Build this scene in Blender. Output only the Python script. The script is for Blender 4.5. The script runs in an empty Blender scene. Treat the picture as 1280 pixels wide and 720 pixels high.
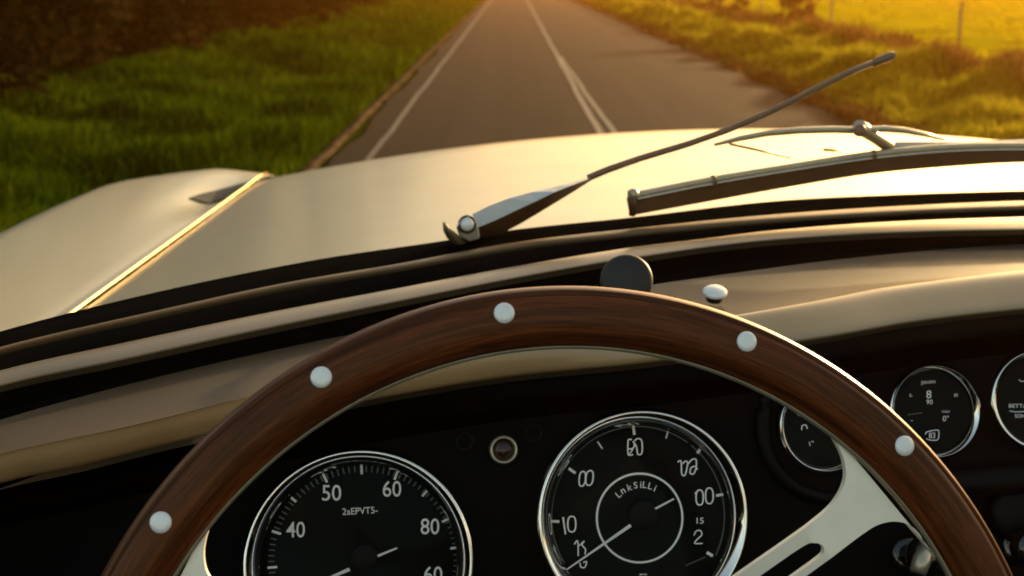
import bpy, bmesh, math, random
import numpy as np
from mathutils import Vector, Matrix
from mathutils.bvhtree import BVHTree
rnd = random.Random(7); rng = np.random.default_rng(7)
C = bpy.context.scene.collection
sc = bpy.context.scene
FPX = 1500.0; PITCH = math.atan(394/FPX); H = 1.3
SUN_AZ = math.radians(34); SUN_EL = math.radians(9)
R_ = Vector((1, 0, 0)); F_ = Vector((0, math.cos(PITCH), -math.sin(PITCH))); U_ = Vector((0, math.sin(PITCH), math.cos(PITCH)))
O_ = Vector((0, 0, H))

# ------------------------------------------------------------------ geometry helpers
def ray(px, py):
    return R_*((px-640)/FPX) + U_*(-(py-360)/FPX) + F_
def cam(px, py, d): return O_ + ray(px, py)*d          # d = distance along the optical axis
def onz(px, py, z):                                     # on the level z metres from the eye
    r = ray(px, py); return O_ + r*(z/r.z)
def onplane(px, py, P, n):
    r = ray(px, py); return O_ + r*((P-O_).dot(n)/r.dot(n))
def interp(pts, x):                                     # smooth curve y(x) through points
    xs = [p[0] for p in pts]; ys = [p[1] for p in pts]; n = len(xs)
    if x <= xs[0]: return ys[0] + (x-xs[0])*(ys[1]-ys[0])/(xs[1]-xs[0])
    if x >= xs[-1]: return ys[-1] + (x-xs[-1])*(ys[-1]-ys[-2])/(xs[-1]-xs[-2])
    i = max(k for k in range(n-1) if xs[k] <= x)
    def m(k):
        if k == 0: return (ys[1]-ys[0])/(xs[1]-xs[0])
        if k == n-1: return (ys[-1]-ys[-2])/(xs[-1]-xs[-2])
        return (ys[k+1]-ys[k-1])/(xs[k+1]-xs[k-1])
    h = xs[i+1]-xs[i]; t = (x-xs[i])/h
    return ((2*t**3-3*t*t+1)*ys[i] + (t**3-2*t*t+t)*h*m(i) + (-2*t**3+3*t*t)*ys[i+1] + (t**3-t*t)*h*m(i+1))

def link(name, me, mat, parent=None, smooth=True):
    o = bpy.data.objects.new(name, me); C.objects.link(o)
    if mat: me.materials.append(mat)
    if smooth:
        me.polygons.foreach_set('use_smooth', [True]*len(me.polygons))
    if parent:
        o.parent = parent
        def world(q): 
            m_ = q.matrix_parent_inverse @ q.matrix_basis
            return world(q.parent) @ m_ if q.parent else m_
        o.matrix_parent_inverse = world(parent).inverted()
    return o
def mesh(name, vs, fs, mat, parent=None, smooth=True, bevel=0, sub=0):
    me = bpy.data.meshes.new(name); me.from_pydata([tuple(v) for v in vs], [], fs); me.update()
    bm = bmesh.new(); bm.from_mesh(me); bmesh.ops.recalc_face_normals(bm, faces=bm.faces); bm.to_mesh(me); bm.free()
    o = link(name, me, mat, parent, smooth)
    if bevel:
        m = o.modifiers.new('bevel', 'BEVEL'); m.width = bevel; m.segments = 3; m.limit_method = 'ANGLE'
    if sub:
        m = o.modifiers.new('sub', 'SUBSURF'); m.levels = m.render_levels = sub
    return o
class MB:
    def __init__(s): s.v = []; s.f = []
    def add(s, vs, fs):
        b = len(s.v); s.v += [Vector(v) for v in vs]; s.f += [tuple(i+b for i in f) for f in fs]; return s
    def tube(s, pts, rad, n=10, caps=True, flat=1.0, up=None):
        pts = [Vector(p) for p in pts]; rings = []
        for i, p in enumerate(pts):
            t = (pts[min(i+1, len(pts)-1)]-pts[max(i-1, 0)]).normalized()
            w = up or (Vector((0, 0, 1)) if abs(t.z) < .9 else Vector((1, 0, 0)))
            a = t.cross(w).normalized(); b = a.cross(t)
            r = rad[i] if isinstance(rad, (list, tuple)) else rad
            rings.append([p + a*(r*math.cos(q)) + b*(r*flat*math.sin(q)) for q in [2*math.pi*k/n for k in range(n)]])
        vs = [v for r in rings for v in r]; fs = []
        for i in range(len(rings)-1):
            for k in range(n):
                fs.append((i*n+k, i*n+(k+1) % n, (i+1)*n+(k+1) % n, (i+1)*n+k))
        if caps: fs += [tuple(range(n))[::-1], tuple((len(rings)-1)*n+k for k in range(n))]
        return s.add(vs, fs)
    def box(s, c, a, b, d):                             # centre and three half axes
        c, a, b, d = map(Vector, (c, a, b, d))
        vs = [c+a*i+b*j+d*k for i in (-1, 1) for j in (-1, 1) for k in (-1, 1)]
        return s.add(vs, [(0,1,3,2),(4,6,7,5),(0,4,5,1),(2,3,7,6),(0,2,6,4),(1,5,7,3)])
    def lathe(s, P, n, prof, seg=48, close=False):       # profile of (radius, height along n)
        n = Vector(n).normalized(); a = n.cross(Vector((0, 0, 1)) if abs(n.z) < .9 else Vector((1, 0, 0))).normalized(); b = n.cross(a)
        vs = []; fs = []; m = len(prof)
        for i in range(seg):
            q = 2*math.pi*i/seg; d = a*math.cos(q)+b*math.sin(q)
            vs += [P + d*r + n*h for r, h in prof]
        for i in range(seg):
            j = (i+1) % seg
            for k in range(m-1 if not close else m):
                l = (k+1) % m
                fs.append((i*m+k, j*m+k, j*m+l, i*m+l))
        return s.add(vs, fs)
    def build(s, name, mat, parent=None, **kw):
        o = mesh(name, s.v, s.f, mat, parent, **kw)
        bm = bmesh.new(); bm.from_mesh(o.data); bmesh.ops.remove_doubles(bm, verts=bm.verts, dist=1e-6)
        bm.to_mesh(o.data); bm.free(); return o
def loft(rows, sub=1):
    """rows of equal length -> grid, Catmull-Rom between rows"""
    out = []
    for i in range(len(rows)-1):
        p0 = rows[max(i-1, 0)]; p1 = rows[i]; p2 = rows[i+1]; p3 = rows[min(i+2, len(rows)-1)]
        for k in range(sub):
            t = k/sub
            out.append([0.5*((2*b)+(-a+c)*t+(2*a-5*b+4*c-d)*t*t+(-a+3*b-3*c+d)*t**3) for a, b, c, d in zip(p0, p1, p2, p3)])
    out.append(rows[-1]); n = len(rows[0])
    vs = [v for r in out for v in r]
    fs = [(i*n+k, i*n+k+1, (i+1)*n+k+1, (i+1)*n+k) for i in range(len(out)-1) for k in range(n-1)]
    return vs, fs
def empty(name, loc, label=None, cat=None, group=None, parent=None):
    o = bpy.data.objects.new(name, None); C.objects.link(o); o.location = loc
    if parent: o.parent = parent; o.location = Vector(loc)-parent.location
    tag(o, label, cat, group); return o
def tag(o, label=None, cat=None, group=None, kind=None):
    if label: o['label'] = label
    if cat: o['category'] = cat
    if group: o['group'] = group
    if kind: o['kind'] = kind
    return o

# ------------------------------------------------------------------ materials
class NT:
    def __init__(s, name):
        s.m = bpy.data.materials.new(name); s.m.use_nodes = True; s.t = s.m.node_tree; s.t.nodes.clear()
        s.out = s.n('ShaderNodeOutputMaterial')
    def n(s, typ, **kw):
        x = s.t.nodes.new(typ)
        for k, v in kw.items():
            if k in x.inputs.keys(): x.inputs[k].default_value = v
            else: setattr(x, k, v)
        return x
    def l(s, a, b): s.t.links.new(a, b)
    def noise(s, scale, detail=4, vec=None, rough=.55):
        x = s.n('ShaderNodeTexNoise'); x.inputs['Scale'].default_value = scale; x.inputs['Detail'].default_value = detail; x.inputs['Roughness'].default_value = rough
        if vec is not None: s.l(vec, x.inputs['Vector'])
        return x
    def coord(s, which='Object', scale=(1, 1, 1)):
        c = s.n('ShaderNodeTexCoord'); mp = s.n('ShaderNodeMapping'); mp.inputs['Scale'].default_value = scale
        s.l(c.outputs[which], mp.inputs['Vector']); return mp.outputs[0]
    def ramp(s, fac, stops):
        r = s.n('ShaderNodeValToRGB'); e = r.color_ramp.elements
        e[0].position, e[0].color = stops[0][0], (*stops[0][1], 1); e[1].position, e[1].color = stops[-1][0], (*stops[-1][1], 1)
        for p, c in stops[1:-1]:
            q = e.new(p); q.color = (*c, 1)
        s.l(fac, r.inputs[0]); return r.outputs[0]
    def bump(s, h, strength, dist, bsdf, inp='Normal'):
        b = s.n('ShaderNodeBump'); b.inputs['Strength'].default_value = strength; b.inputs['Distance'].default_value = dist
        s.l(h, b.inputs['Height']); s.l(b.outputs[0], bsdf.inputs[inp]); return b
def pbr(name, col, rough=.5, metal=0, coat=0, var=.15, nscale=30, bump=0, bscale=200, bdist=.001, spec=.5, coatrough=.03, rvar=.08):
    t = NT(name); b = t.n('ShaderNodeBsdfPrincipled'); t.l(b.outputs[0], t.out.inputs[0])
    co = t.coord()
    n = t.noise(nscale, 5, co)
    t.l(t.ramp(n.outputs[0], [(.3, tuple(c*(1-var) for c in col)), (.7, tuple(min(1, c*(1+var)) for c in col))]), b.inputs['Base Color'])
    mr = t.n('ShaderNodeMapRange'); n2 = t.noise(nscale*2.3, 4, co); t.l(n2.outputs[0], mr.inputs[0])
    mr.inputs['To Min'].default_value = max(0, rough-rvar); mr.inputs['To Max'].default_value = min(1, rough+rvar); t.l(mr.outputs[0], b.inputs['Roughness'])
    b.inputs['Metallic'].default_value = metal; b.inputs['Coat Weight'].default_value = coat; b.inputs['Coat Roughness'].default_value = coatrough
    b.inputs['Specular IOR Level'].default_value = spec
    if bump:
        n3 = t.noise(bscale, 3, co); t.bump(n3.outputs[0], bump, bdist, b)
    return t.m
def emat():
    pass
M = {}
M['paint'] = pbr('cream_paint', (.285, .268, .185), .42, 0, .45, var=.03, nscale=4, coatrough=.17)
M['reveal'] = pbr('bronzed_reveal', (.13, .085, .045), .45, 0, spec=.25)
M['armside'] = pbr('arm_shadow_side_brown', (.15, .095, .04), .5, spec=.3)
M['reflectdark'] = pbr('hedge_reflection_green', (.016, .018, .010), .6, spec=.2)  # dark green of the hedge mirrored in the wing, put into the colour
M['chrome'] = pbr('chrome', (.80, .79, .76), .10, 1, var=.03, rvar=.04)
M['bezel'] = pbr('bezel_chrome', (.86, .84, .80), .07, 1, var=.02, rvar=.03)
M['brass'] = pbr('gilt_trim', (.80, .62, .28), .18, 1, var=.08)
M['brushed'] = pbr('satin_aluminium', (.90, .86, .76), .36, .35, var=.04, nscale=60, bump=.15, bscale=500, bdist=.0002)
M['rivet'] = pbr('polished_rivet', (.95, .95, .93), .30, .15, var=.10, nscale=900, bump=.4, bscale=700, bdist=.0004)
M['rubber'] = pbr('black_rubber', (.004, .004, .004), .85, spec=0, bump=.2, bscale=300)
M['vinyl'] = pbr('black_vinyl', (.0025, .0028, .0027), .5, spec=.12, bump=.35, bscale=900, bdist=.0004)
M['vinyl_matt'] = pbr('black_matt_vinyl', (.003, .0034, .0033), .9, spec=0, bump=.35, bscale=900, bdist=.0004)
M['crackle'] = pbr('black_crackle_panel', (.003, .0037, .0036), .6, spec=.05, bump=.4, bscale=1400, bdist=.0004)
M['dialface'] = pbr('dial_black', (.0028, .0055, .005), .6, spec=.05, var=.2)
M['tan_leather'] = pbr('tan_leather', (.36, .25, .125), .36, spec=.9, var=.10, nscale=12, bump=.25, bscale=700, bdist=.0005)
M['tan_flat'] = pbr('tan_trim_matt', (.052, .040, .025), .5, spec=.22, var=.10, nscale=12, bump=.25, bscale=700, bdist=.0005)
M['tan_rail'] = pbr('tan_rail', (.105, .082, .05), .34, spec=.5, var=.05, nscale=9)
M['gloss_black'] = pbr('gloss_black_knob', (.006, .006, .006), .12, spec=.6, coat=.5)
M['sensor'] = pbr('matt_grey_plastic', (.022, .021, .018), .5, spec=.4, var=.1)
M['wiperbrown'] = pbr('wiper_rubber_brown', (.12, .055, .02), .5, spec=.4)
M['wipermetal'] = pbr('wiper_satin_metal', (.50, .45, .33), .36, .7, var=.12, nscale=60)
M['rodmetal'] = pbr('wiper_rod_metal', (.24, .14, .08), .38, .1, var=.12, nscale=60)
M['wipersilver'] = pbr('wiper_arm_silver', (.60, .60, .58), .38, .05, var=.05, nscale=60)
M['white_mark'] = pbr('dial_white_paint', (.95, .96, .92), .6, var=.05, nscale=900)
M['grey_mark'] = pbr('dial_grey_paint', (.12, .14, .135), .6, var=.3, nscale=900)
M['needle'] = pbr('needle_white', (.85, .85, .82), .45, var=.03)
M['redlens'] = pbr('dark_red_lens', (.03, .008, .006), .2, spec=.6)

def glass(name, refl):
    t = NT(name); tr = t.n('ShaderNodeBsdfTransparent'); gl = t.n('ShaderNodeBsdfGlossy'); gl.inputs['Roughness'].default_value = .02
    fr = t.n('ShaderNodeLayerWeight'); fr.inputs[0].default_value = .5
    pw = t.n('ShaderNodeMath', operation='POWER'); pw.inputs[1].default_value = 3; t.l(fr.outputs['Facing'], pw.inputs[0])
    mu = t.n('ShaderNodeMath', operation='MULTIPLY_ADD'); mu.inputs[1].default_value = refl; mu.inputs[2].default_value = refl*.05; t.l(pw.outputs[0], mu.inputs[0])
    mx = t.n('ShaderNodeMixShader'); t.l(mu.outputs[0], mx.inputs[0]); t.l(tr.outputs[0], mx.inputs[1]); t.l(gl.outputs[0], mx.inputs[2])
    tr.inputs[0].default_value = (.97, .975, .96, 1)
    t.l(mx.outputs[0], t.out.inputs[0]); return t.m
M['glass'] = glass('windscreen_glass', .035); M['lens'] = glass('dial_glass', .05)

def wood():
    t = NT('walnut_rim'); b = t.n('ShaderNodeBsdfPrincipled'); t.l(b.outputs[0], t.out.inputs[0])
    uv = t.n('ShaderNodeUVMap'); mp = t.n('ShaderNodeMapping'); mp.inputs['Scale'].default_value = (10, 260, 1); t.l(uv.outputs[0], mp.inputs[0])
    warp = t.noise(3, 3, uv.outputs[0]); 
    n = t.noise(1.0, 8, mp.outputs[0], .68); n.inputs['Distortion'].default_value = .8
    mp2 = t.n('ShaderNodeMapping'); mp2.inputs['Scale'].default_value = (60, 1600, 1); t.l(uv.outputs[0], mp2.inputs[0])
    f = t.noise(1.0, 4, mp2.outputs[0], .7)
    c1 = t.ramp(n.outputs[0], [(.28, (.026, .0075, .0025)), (.46, (.078, .019, .0055)), (.56, (.130, .033, .009)), (.72, (.20, .056, .016))])
    c2 = t.ramp(f.outputs[0], [(.38, (.35, .35, .35)), (.55, (1, 1, 1))])
    mx = t.n('ShaderNodeMix', data_type='RGBA', blend_type='MULTIPLY'); mx.inputs[0].default_value = .75
    t.l(c1, mx.inputs[6]); t.l(c2, mx.inputs[7]); t.l(mx.outputs[2], b.inputs['Base Color'])
    b.inputs['Roughness'].default_value = .36; b.inputs['Coat Weight'].default_value = .07; b.inputs['Specular Tint'].default_value = (1, .62, .38, 1); b.inputs['Coat Roughness'].default_value = .12; b.inputs['Specular IOR Level'].default_value = .3
    t.bump(f.outputs[0], .25, .0003, b); return t.m
M['wood'] = wood()

# ------------------------------------------------------------------ THE CAR
XC = .38                                                # centre line of the car
car = empty('vintage_car', (XC, .9, 0), 'cream vintage roadster with wood rimmed steering wheel and black dashboard, on the lane', 'car')

curves = {
 'A':  [(-500, 575), (-300, 509), (0, 419), (100, 392), (240, 359), (400, 327), (540, 306), (640, 290), (790, 274), (960, 254), (1100, 246), (1280, 240), (1500, 236), (1900, 243)],
 'B':  [(-500, 590), (-300, 524), (0, 436), (200, 389), (350, 356), (500, 330), (640, 304), (800, 285), (960, 269), (1120, 258), (1280, 251), (1500, 247), (1900, 253)],
 'C':  [(-500, 619), (-300, 553), (0, 465), (150, 431), (320, 395), (500, 361), (640, 335), (740, 318), (800, 309), (880, 300), (960, 290), (1100, 279), (1280, 272), (1500, 267), (1900, 273)],
 'D1': [(-500, 637), (-300, 571), (0, 483), (150, 451), (320, 414), (500, 377), (640, 349), (740, 331), (800, 322), (880, 310), (960, 301), (1100, 292), (1280, 287), (1500, 284), (1900, 289)],
 'D2': [(-500, 700), (-300, 626), (0, 528), (100, 499), (200, 473), (320, 445), (430, 422), (600, 392), (700, 376), (820, 357), (940, 340), (1040, 327), (1160, 315), (1280, 307), (1500, 300), (1900, 306)],
 'E':  [(-500, 710), (-300, 650), (0, 566), (150, 534), (320, 493), (450, 465), (640, 433), (800, 411), (935, 390), (1040, 371), (1100, 359), (1280, 337), (1500, 322), (1900, 322)],
 'F':  [(-500, 760), (-300, 695), (0, 604), (100, 582), (200, 557), (350, 523), (480, 496), (640, 470), (790, 455), (900, 441), (1030, 422), (1143, 402), (1280, 386), (1500, 370), (1900, 368)],
}
XS = list(range(-500, 1901, 25))
def row(c, z, dy=0, dz=0, dpy=0):
    out = []
    for x in XS:
        p = onz(x, interp(curves[c], x)+dpy, z); out.append(p + Vector((0, dy, dz)))
    return out
def mixrow(a, b, t, dz=0, dy=0): return [p.lerp(q, t)+Vector((0, dy, dz)) for p, q in zip(a, b)]
def strip(name, rows, mat, parent, sub=4, thick=0):
    vs, fs = loft(rows, sub); o = mesh(name, vs, fs, mat, parent)
    return o
def off(p, out, dz):
    h = Vector((p.x, p.y, 0)).normalized(); return p + h*out + Vector((0, 0, dz))
dash = empty('dashboard', (XC, .7, 1.0), parent=car)
screen = empty('windscreen', (XC, 1.0, 1.05), parent=car)
zA, zB, zC = -.213, -.206, -.208
A = row('A', zA); B1 = row('B', zB); B2 = row('B', zB, dpy=3); 
for i, x in enumerate(XS): B2[i] = onz(x, interp(curves['B'], x)+2+min(6, max(0, x/200)), zB)
Cc = row('C', zC); D1 = row('D1', zC)
strip('outer_seal', [[off(p, .03, -.045) for p in A], [off(p, .012, -.004) for p in A], A, mixrow(A, B1, .5, .002), [off(p, 0, -.001) for p in B1]], M['rubber'], screen, 3)
strip('reveal_strip', [[off(p, .002, -.004) for p in B1], B1, mixrow(B1, B2, .5, .0015), B2, [off(p, .003, -.005) for p in B2]], M['reveal'], screen, 3)
strip('inner_seal', [[off(p, 0, -.004) for p in B2], mixrow(B2, Cc, .15, -.001), mixrow(B2, Cc, .5, -.001), mixrow(B2, Cc, .8, -.006), [off(p, 0, -.012) for p in Cc]], M['rubber'], screen, 3)
strip('defroster_rail', [[off(p, .004, -.014) for p in Cc], Cc, mixrow(Cc, D1, .45, .0025), D1, [off(p, .010, -.0015) for p in D1], [off(p, .014, -.014) for p in D1]], M['tan_rail'], dash, 4)
D2 = row('D2', -.222); E1 = row('E', -.2125); Fl = row('F', -.231)
strip('demister_channel', [[off(p, .008, -.006) for p in D1], mixrow(D1, D2, .05, -.022), mixrow(D1, D2, .38, -.006), mixrow(D1, D2, .62, -.012), mixrow(D1, D2, .85, -.03), [off(p, 0, -.035) for p in D2]], M['vinyl_matt'], dash, 4)
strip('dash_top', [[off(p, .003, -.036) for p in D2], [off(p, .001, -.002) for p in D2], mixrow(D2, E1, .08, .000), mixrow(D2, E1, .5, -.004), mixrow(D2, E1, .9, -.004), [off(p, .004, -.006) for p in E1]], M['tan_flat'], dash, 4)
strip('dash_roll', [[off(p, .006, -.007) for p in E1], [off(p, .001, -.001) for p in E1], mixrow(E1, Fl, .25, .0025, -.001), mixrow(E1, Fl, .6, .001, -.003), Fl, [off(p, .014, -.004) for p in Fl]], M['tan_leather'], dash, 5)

# instrument panel plane
YAW = math.radians(7); TI = math.radians(20)
DA = Vector((math.cos(YAW), math.sin(YAW), 0)); DN = (Vector((math.sin(YAW), -math.cos(YAW), 0))*math.cos(TI)+Vector((0, 0, 1))*math.sin(TI)).normalized()
DV = DN.cross(DA); DV = DV if DV.z > 0 else -DV
PM = cam(803, 648, .73)
def dp(px, py, off=0): return onplane(px, py, PM+DN*off, DN)
def prow(dpy, off): return [dp(x, interp(curves['F'], x)+dpy, off) for x in XS]
def lim(rowp, ref, m):                                   # keep rows from crossing the lip above
    return rowp
r1 = mixrow(Fl, prow(14, .012), .5, -.004)
strip('panel_hood', [[p+Vector((0, .012, -.008)) for p in Fl], mixrow(Fl, prow(16, .020), .55), prow(26, .022), prow(38, .014), prow(46, .001), prow(56, -.009)], M['vinyl_matt'], dash, 4)
strip('instrument_panel', [prow(50, -.008), prow(120, -.008), prow(300, -.008), prow(560, -.008)], M['crackle'], dash, 2)
# lower roll right of the wheel
lr = [dp(x, 606-(x-1180)*.07, .006) for x in range(1120, 1950, 30)]
MB().tube(lr, [.002]+[.009]*(len(lr)-2)+[.004], 14).build('knee_roll', M['vinyl'], dash)
# panel fixing holes and warning lamp
for px, py in ((581, 552), (667, 541)):
    MB().lathe(dp(px, py, -.0075), DN, [(0, -.0008), (.0040, -.0006), (.0052, .0006), (.0060, .0003), (.0062, -.001)], 28).build('blanking_plug', M['vinyl'], dash)
wl = MB().lathe(dp(629, 562, -.007), DN, [(.0087, -.001), (.0087, .003), (.0080, .0042), (.0072, .0042), (.0066, .003), (.0064, -.001)], 40).build('warning_lamp', M['wipermetal'], dash)
MB().lathe(dp(629, 562, -.007), DN, [(0, .0030), (.003, .0026), (.0062, .0008), (.0066, .0005)], 32).build('lens', M['redlens'], wl)

# --- text and strokes laid on a dial
def font_mesh(txt, h):
    cu = bpy.data.curves.new('t', 'FONT'); cu.body = txt; cu.size = 1; cu.align_x = 'CENTER'; cu.align_y = 'CENTER'; cu.resolution_u = 4
    cu.offset = .006
    o = bpy.data.objects.new('t', cu); C.objects.link(o); dg = bpy.context.evaluated_depsgraph_get()
    me = bpy.data.meshes.new_from_object(o.evaluated_get(dg)); bpy.data.objects.remove(o)
    v = np.array([q.co[:2] for q in me.vertices]); f = [tuple(p.vertices) for p in me.polygons]
    bpy.data.meshes.remove(me); bpy.data.curves.remove(cu)
    lo, hi = v.min(0), v.max(0); v = (v-(lo+hi)/2)/(hi[1]-lo[1])*h
    return v, f
class Dial:
    def __init__(s, off): s.off = off; s.mb = MB(); s.k = 0
    def P(s, x, y):
        return dp(x, y, s.off + s.k)
    def text(s, txt, x, y, h, rot=0, sx=1):
        v, f = font_mesh(txt, h); c, q = math.cos(math.radians(rot)), math.sin(math.radians(rot)); s.k += 2e-6
        s.mb.add([s.P(x + (a*sx*c - b*q), y - (a*sx*q + b*c)) for a, b in v], f)
    def stroke(s, pts, w, smooth=True):
        s.k += 2e-6
        if smooth and len(pts) > 2:
            q = []
            for i in range(len(pts)-1):
                p0, p1, p2, p3 = pts[max(i-1, 0)], pts[i], pts[i+1], pts[min(i+2, len(pts)-1)]
                for k in range(5):
                    t = k/5
                    q.append(tuple(.5*(2*b+(-a+c)*t+(2*a-5*b+4*c-d)*t*t+(-a+3*b-3*c+d)*t**3) for a, b, c, d in zip(p0, p1, p2, p3)))
            pts = q+[pts[-1]]
        L, Rr = [], []
        for i, p in enumerate(pts):
            a = pts[max(i-1, 0)]; b = pts[min(i+1, len(pts)-1)]; dx, dy = b[0]-a[0], b[1]-a[1]; n = math.hypot(dx, dy) or 1
            ww = (w if not isinstance(w, tuple) else w[0]+(w[1]-w[0])*i/(len(pts)-1))/2
            L.append(s.P(p[0]-dy/n*ww, p[1]+dx/n*ww)); Rr.append(s.P(p[0]+dy/n*ww, p[1]-dx/n*ww))
        m = len(pts); s.mb.add(L+Rr, [(i, i+1, m+i+1, m+i) for i in range(m-1)])
    def oval(s, x, y, rx, ry, w, slant=0):
        pts = [(x+rx*math.copysign(abs(math.cos(q))**.8, math.cos(q))+slant*math.sin(q), y+ry*math.copysign(abs(math.sin(q))**.8, math.sin(q))) for q in [2*math.pi*k/24 for k in range(25)]]
        s.stroke(pts, w, False)
    def polar(s, cx, cy, rx, ry, ang, r0, r1, w):
        c, q = math.cos(math.radians(ang)), math.sin(math.radians(ang))
        s.stroke([(cx+rx*r0*c, cy-ry*r0*q), (cx+rx*r1*c, cy-ry*r1*q)], w)
def arcpts(cx, cy, rx, ry, a0, a1, n=60): return [(cx+rx*math.cos(math.radians(a0+(a1-a0)*i/n)), cy-ry*math.sin(math.radians(a0+(a1-a0)*i/n))) for i in range(n+1)]

def gauge(name, px, py, ry, lab):
    R = (dp(px, py, .006)-dp(px, py-ry, .006)).length
    g = empty(name, tuple(dp(px, py)), parent=car)
    if lab: g['label'] = lab
    P = dp(px, py, .006)-DN*.006
    k = R/.064; 
    MB().lathe(P, DN, [(R, -.010), (R+.0003, .004*k), (R-.0006, .0068*k), (R-.0020, .0078*k), (R-.0030*k, .0074*k), (R-.0038*k, .0064*k), (R-.0092*k, .0030*k), (R-.0095*k, .0005*k)], 96).build('bezel', M['bezel'], g)
    MB().lathe(P, DN, [(R-.0094*k, .0010*k), (R-.0095*k, -.0045*k)], 96).build('dial_wall', M['dialface'], g)
    MB().lathe(P, DN, [(0, -.004*k), (R*.5, -.004*k), (R-.0093*k, -.004*k)], 64).build('dial', M['dialface'], g)
    MB().lathe(P, DN, [(0, .0040*k), (R*.5, .0038*k), (R-.0055*k, .0025*k)], 64).build('lens', M['lens'], g)
    return g
def needle(g, off, pts, w, r_hub=0, hub=None):
    P = lambda x, y, o=0: dp(x, y, off+o)
    d = Dial(off)
    mb = MB()
    (x0, y0), (x1, y1) = pts; dx, dy = x1-x0, y1-y0; n = math.hypot(dx, dy); nx, ny = -dy/n, dx/n
    vs = []
    for o in (0, .0008):
        for (x, y, ww) in ((x0, y0, w[0]), (x1, y1, w[1])):
            vs += [P(x+nx*ww/2, y+ny*ww/2, o), P(x-nx*ww/2, y-ny*ww/2, o)]
    mb.add(vs, [(0, 1, 3, 2), (4, 6, 7, 5), (0, 2, 6, 4), (1, 5, 7, 3), (0, 4, 5, 1), (2, 3, 7, 6)])
    return mb.build('needle', M['needle'], g, smooth=False)

# left gauge
g1 = gauge('speedometer', 449, 706, 146, 'left large dial reading 40 to 80 seen through the wheel')
d = Dial(-.0036)
CX, CY, RX, RY = 455, 700, 121, 119
major = [(200, 495), (310, 340), (465, 230), (648, 190), (825, 205), (970, 300), (1070, 440), (1108, 580), (200, 677)]
for zx, zy in major:
    x, y = 290+zx/4, 540+zy/4; a = math.degrees(math.atan2(-(y-CY)/RY, (x-CX)/RX)); d.polar(CX, CY, RX, RY, a, .90 if zx not in (310,) else .93, 1.0, 3.0)
d.text('40', 369.5, 662, 20, 0, .86); d.text('60', 490, 611, 20, 0, .88)
d.text('50', 414.5, 616, 20, 0, .92); d.text('80', 537.5, 658, 20, 0, .88); d.text('60', 541.5, 718, 20, 0, .88)
d.text('2aEPVT5-', 450, 638.5, 8.5, 3, .95)
d.text('30', 372, 745, 20, 0, .88); 
d.mb.build('numerals', M['white_mark'], g1, smooth=False)
d2 = Dial(-.0038)
a = -25
while a < 205:
    d2.polar(CX, CY, RX, RY, a, .925, .99, 1.7); a += 3.55
d2.mb.build('tick_marks', M['grey_mark'], g1, smooth=False)
MB().lathe(dp(455, 697, -.0036), DN, [(.0085, 0), (.0085, .002), (.007, .003), (0, .0032)], 40).build('needle_hub', M['vinyl'], g1)
needle(g1, -.001, [(496.5, 685), (472, 695)], (2.2, 3.2)); needle(g1, -.001, [(437, 711.5), (380, 736)], (4.5, 2))

# centre gauge
g2 = gauge('rev_counter', 804.5, 647, 136, 'right large dial with a white inner ring seen through the wheel')
d = Dial(-.0036)
CX, CY, RX, RY = 797.5, 645, 108, 112
d.stroke(arcpts(799.5, 647.5, 53.5, 55.5, 0, 360, 90), 2.6, False)
for (x0, y0, x1, y1, w) in ((688.5, 651.5, 699, 652, 3.2), (711, 585.5, 719.5, 591.5, 3.4), (747, 552, 753, 561, 1.8), (791.5, 532, 793, 543.5, 3.2), (835, 539, 832.5, 548, 1.8), (875.5, 561.5, 871.5, 566.5, 4), (904, 618, 895, 619.5, 3.4), (883.5, 690.5, 891, 695, 3.6)):
    d.stroke([(x0, y0), (x1, y1)], w)
# numerals, drawn in the same thin hand
def Z(zx, zy): return (680+zx/8, 520+zy/8)
d.stroke([Z(880, 235), Z(850, 235), Z(840, 260), Z(840, 370), Z(855, 392), Z(890, 385)], 1.8)
d.stroke([Z(845, 330), Z(885, 325), Z(905, 290), Z(890, 250)], 1.8)
d.stroke([Z(905, 250), Z(930, 228), Z(965, 232), Z(980, 265), Z(982, 350), Z(965, 385), Z(930, 380)], 1.8)
d.stroke([Z(905, 270), Z(925, 310), Z(935, 375)], 1.8); d.stroke([Z(850, 385), Z(880, 345), Z(905, 290)], 1.6)
d.oval(*Z(383, 628), 3.9, 9.2, 1.8, -1); d.oval(*Z(455, 620), 4.5, 9.2, 1.8, -1)
def Y3(zx, zy): return (670+zx/7.2, 620+zy/7.2)
d.stroke([Y3(243, 190), Y3(265, 345)], 2.1); d.oval(*Y3(322, 253), 5.0, 9.8, 1.9)
d.stroke([Y3(345, 435), Y3(375, 405), Y3(380, 540)], 1.7); d.stroke([Y3(385, 450), Y3(435, 405), Y3(415, 440), Y3(445, 480), Y3(440, 525)], 1.7)
d.stroke([Y3(395, 600), Y3(405, 640), Y3(440, 640), Y3(455, 590), Y3(425, 600)], 1.7)
def X2(zx, zy): return (820+zx/4.8, 560+zy/4.8)
d.stroke([X2(130, 85), X2(150, 80), X2(155, 155), X2(175, 160), X2(190, 90), X2(175, 80), X2(160, 95)], 1.8)
d.stroke([X2(190, 100), X2(215, 70), X2(240, 70), X2(240, 120), X2(225, 155), X2(205, 150), X2(210, 120), X2(235, 110), X2(248, 130)], 1.8)
d.oval(*X2(262, 297), 4.5, 9.4, 1.9); d.oval(*X2(320, 287), 4.8, 9.8, 1.9); d.stroke([X2(232, 275), X2(245, 262)], 1.6)
d.text('15', *X2(265, 436), 7.6, 0, 1.1)
d.stroke([X2(228, 525), X2(240, 500), X2(265, 495), X2(275, 520), X2(250, 545), X2(232, 572), X2(280, 572)], 1.6)
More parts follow.
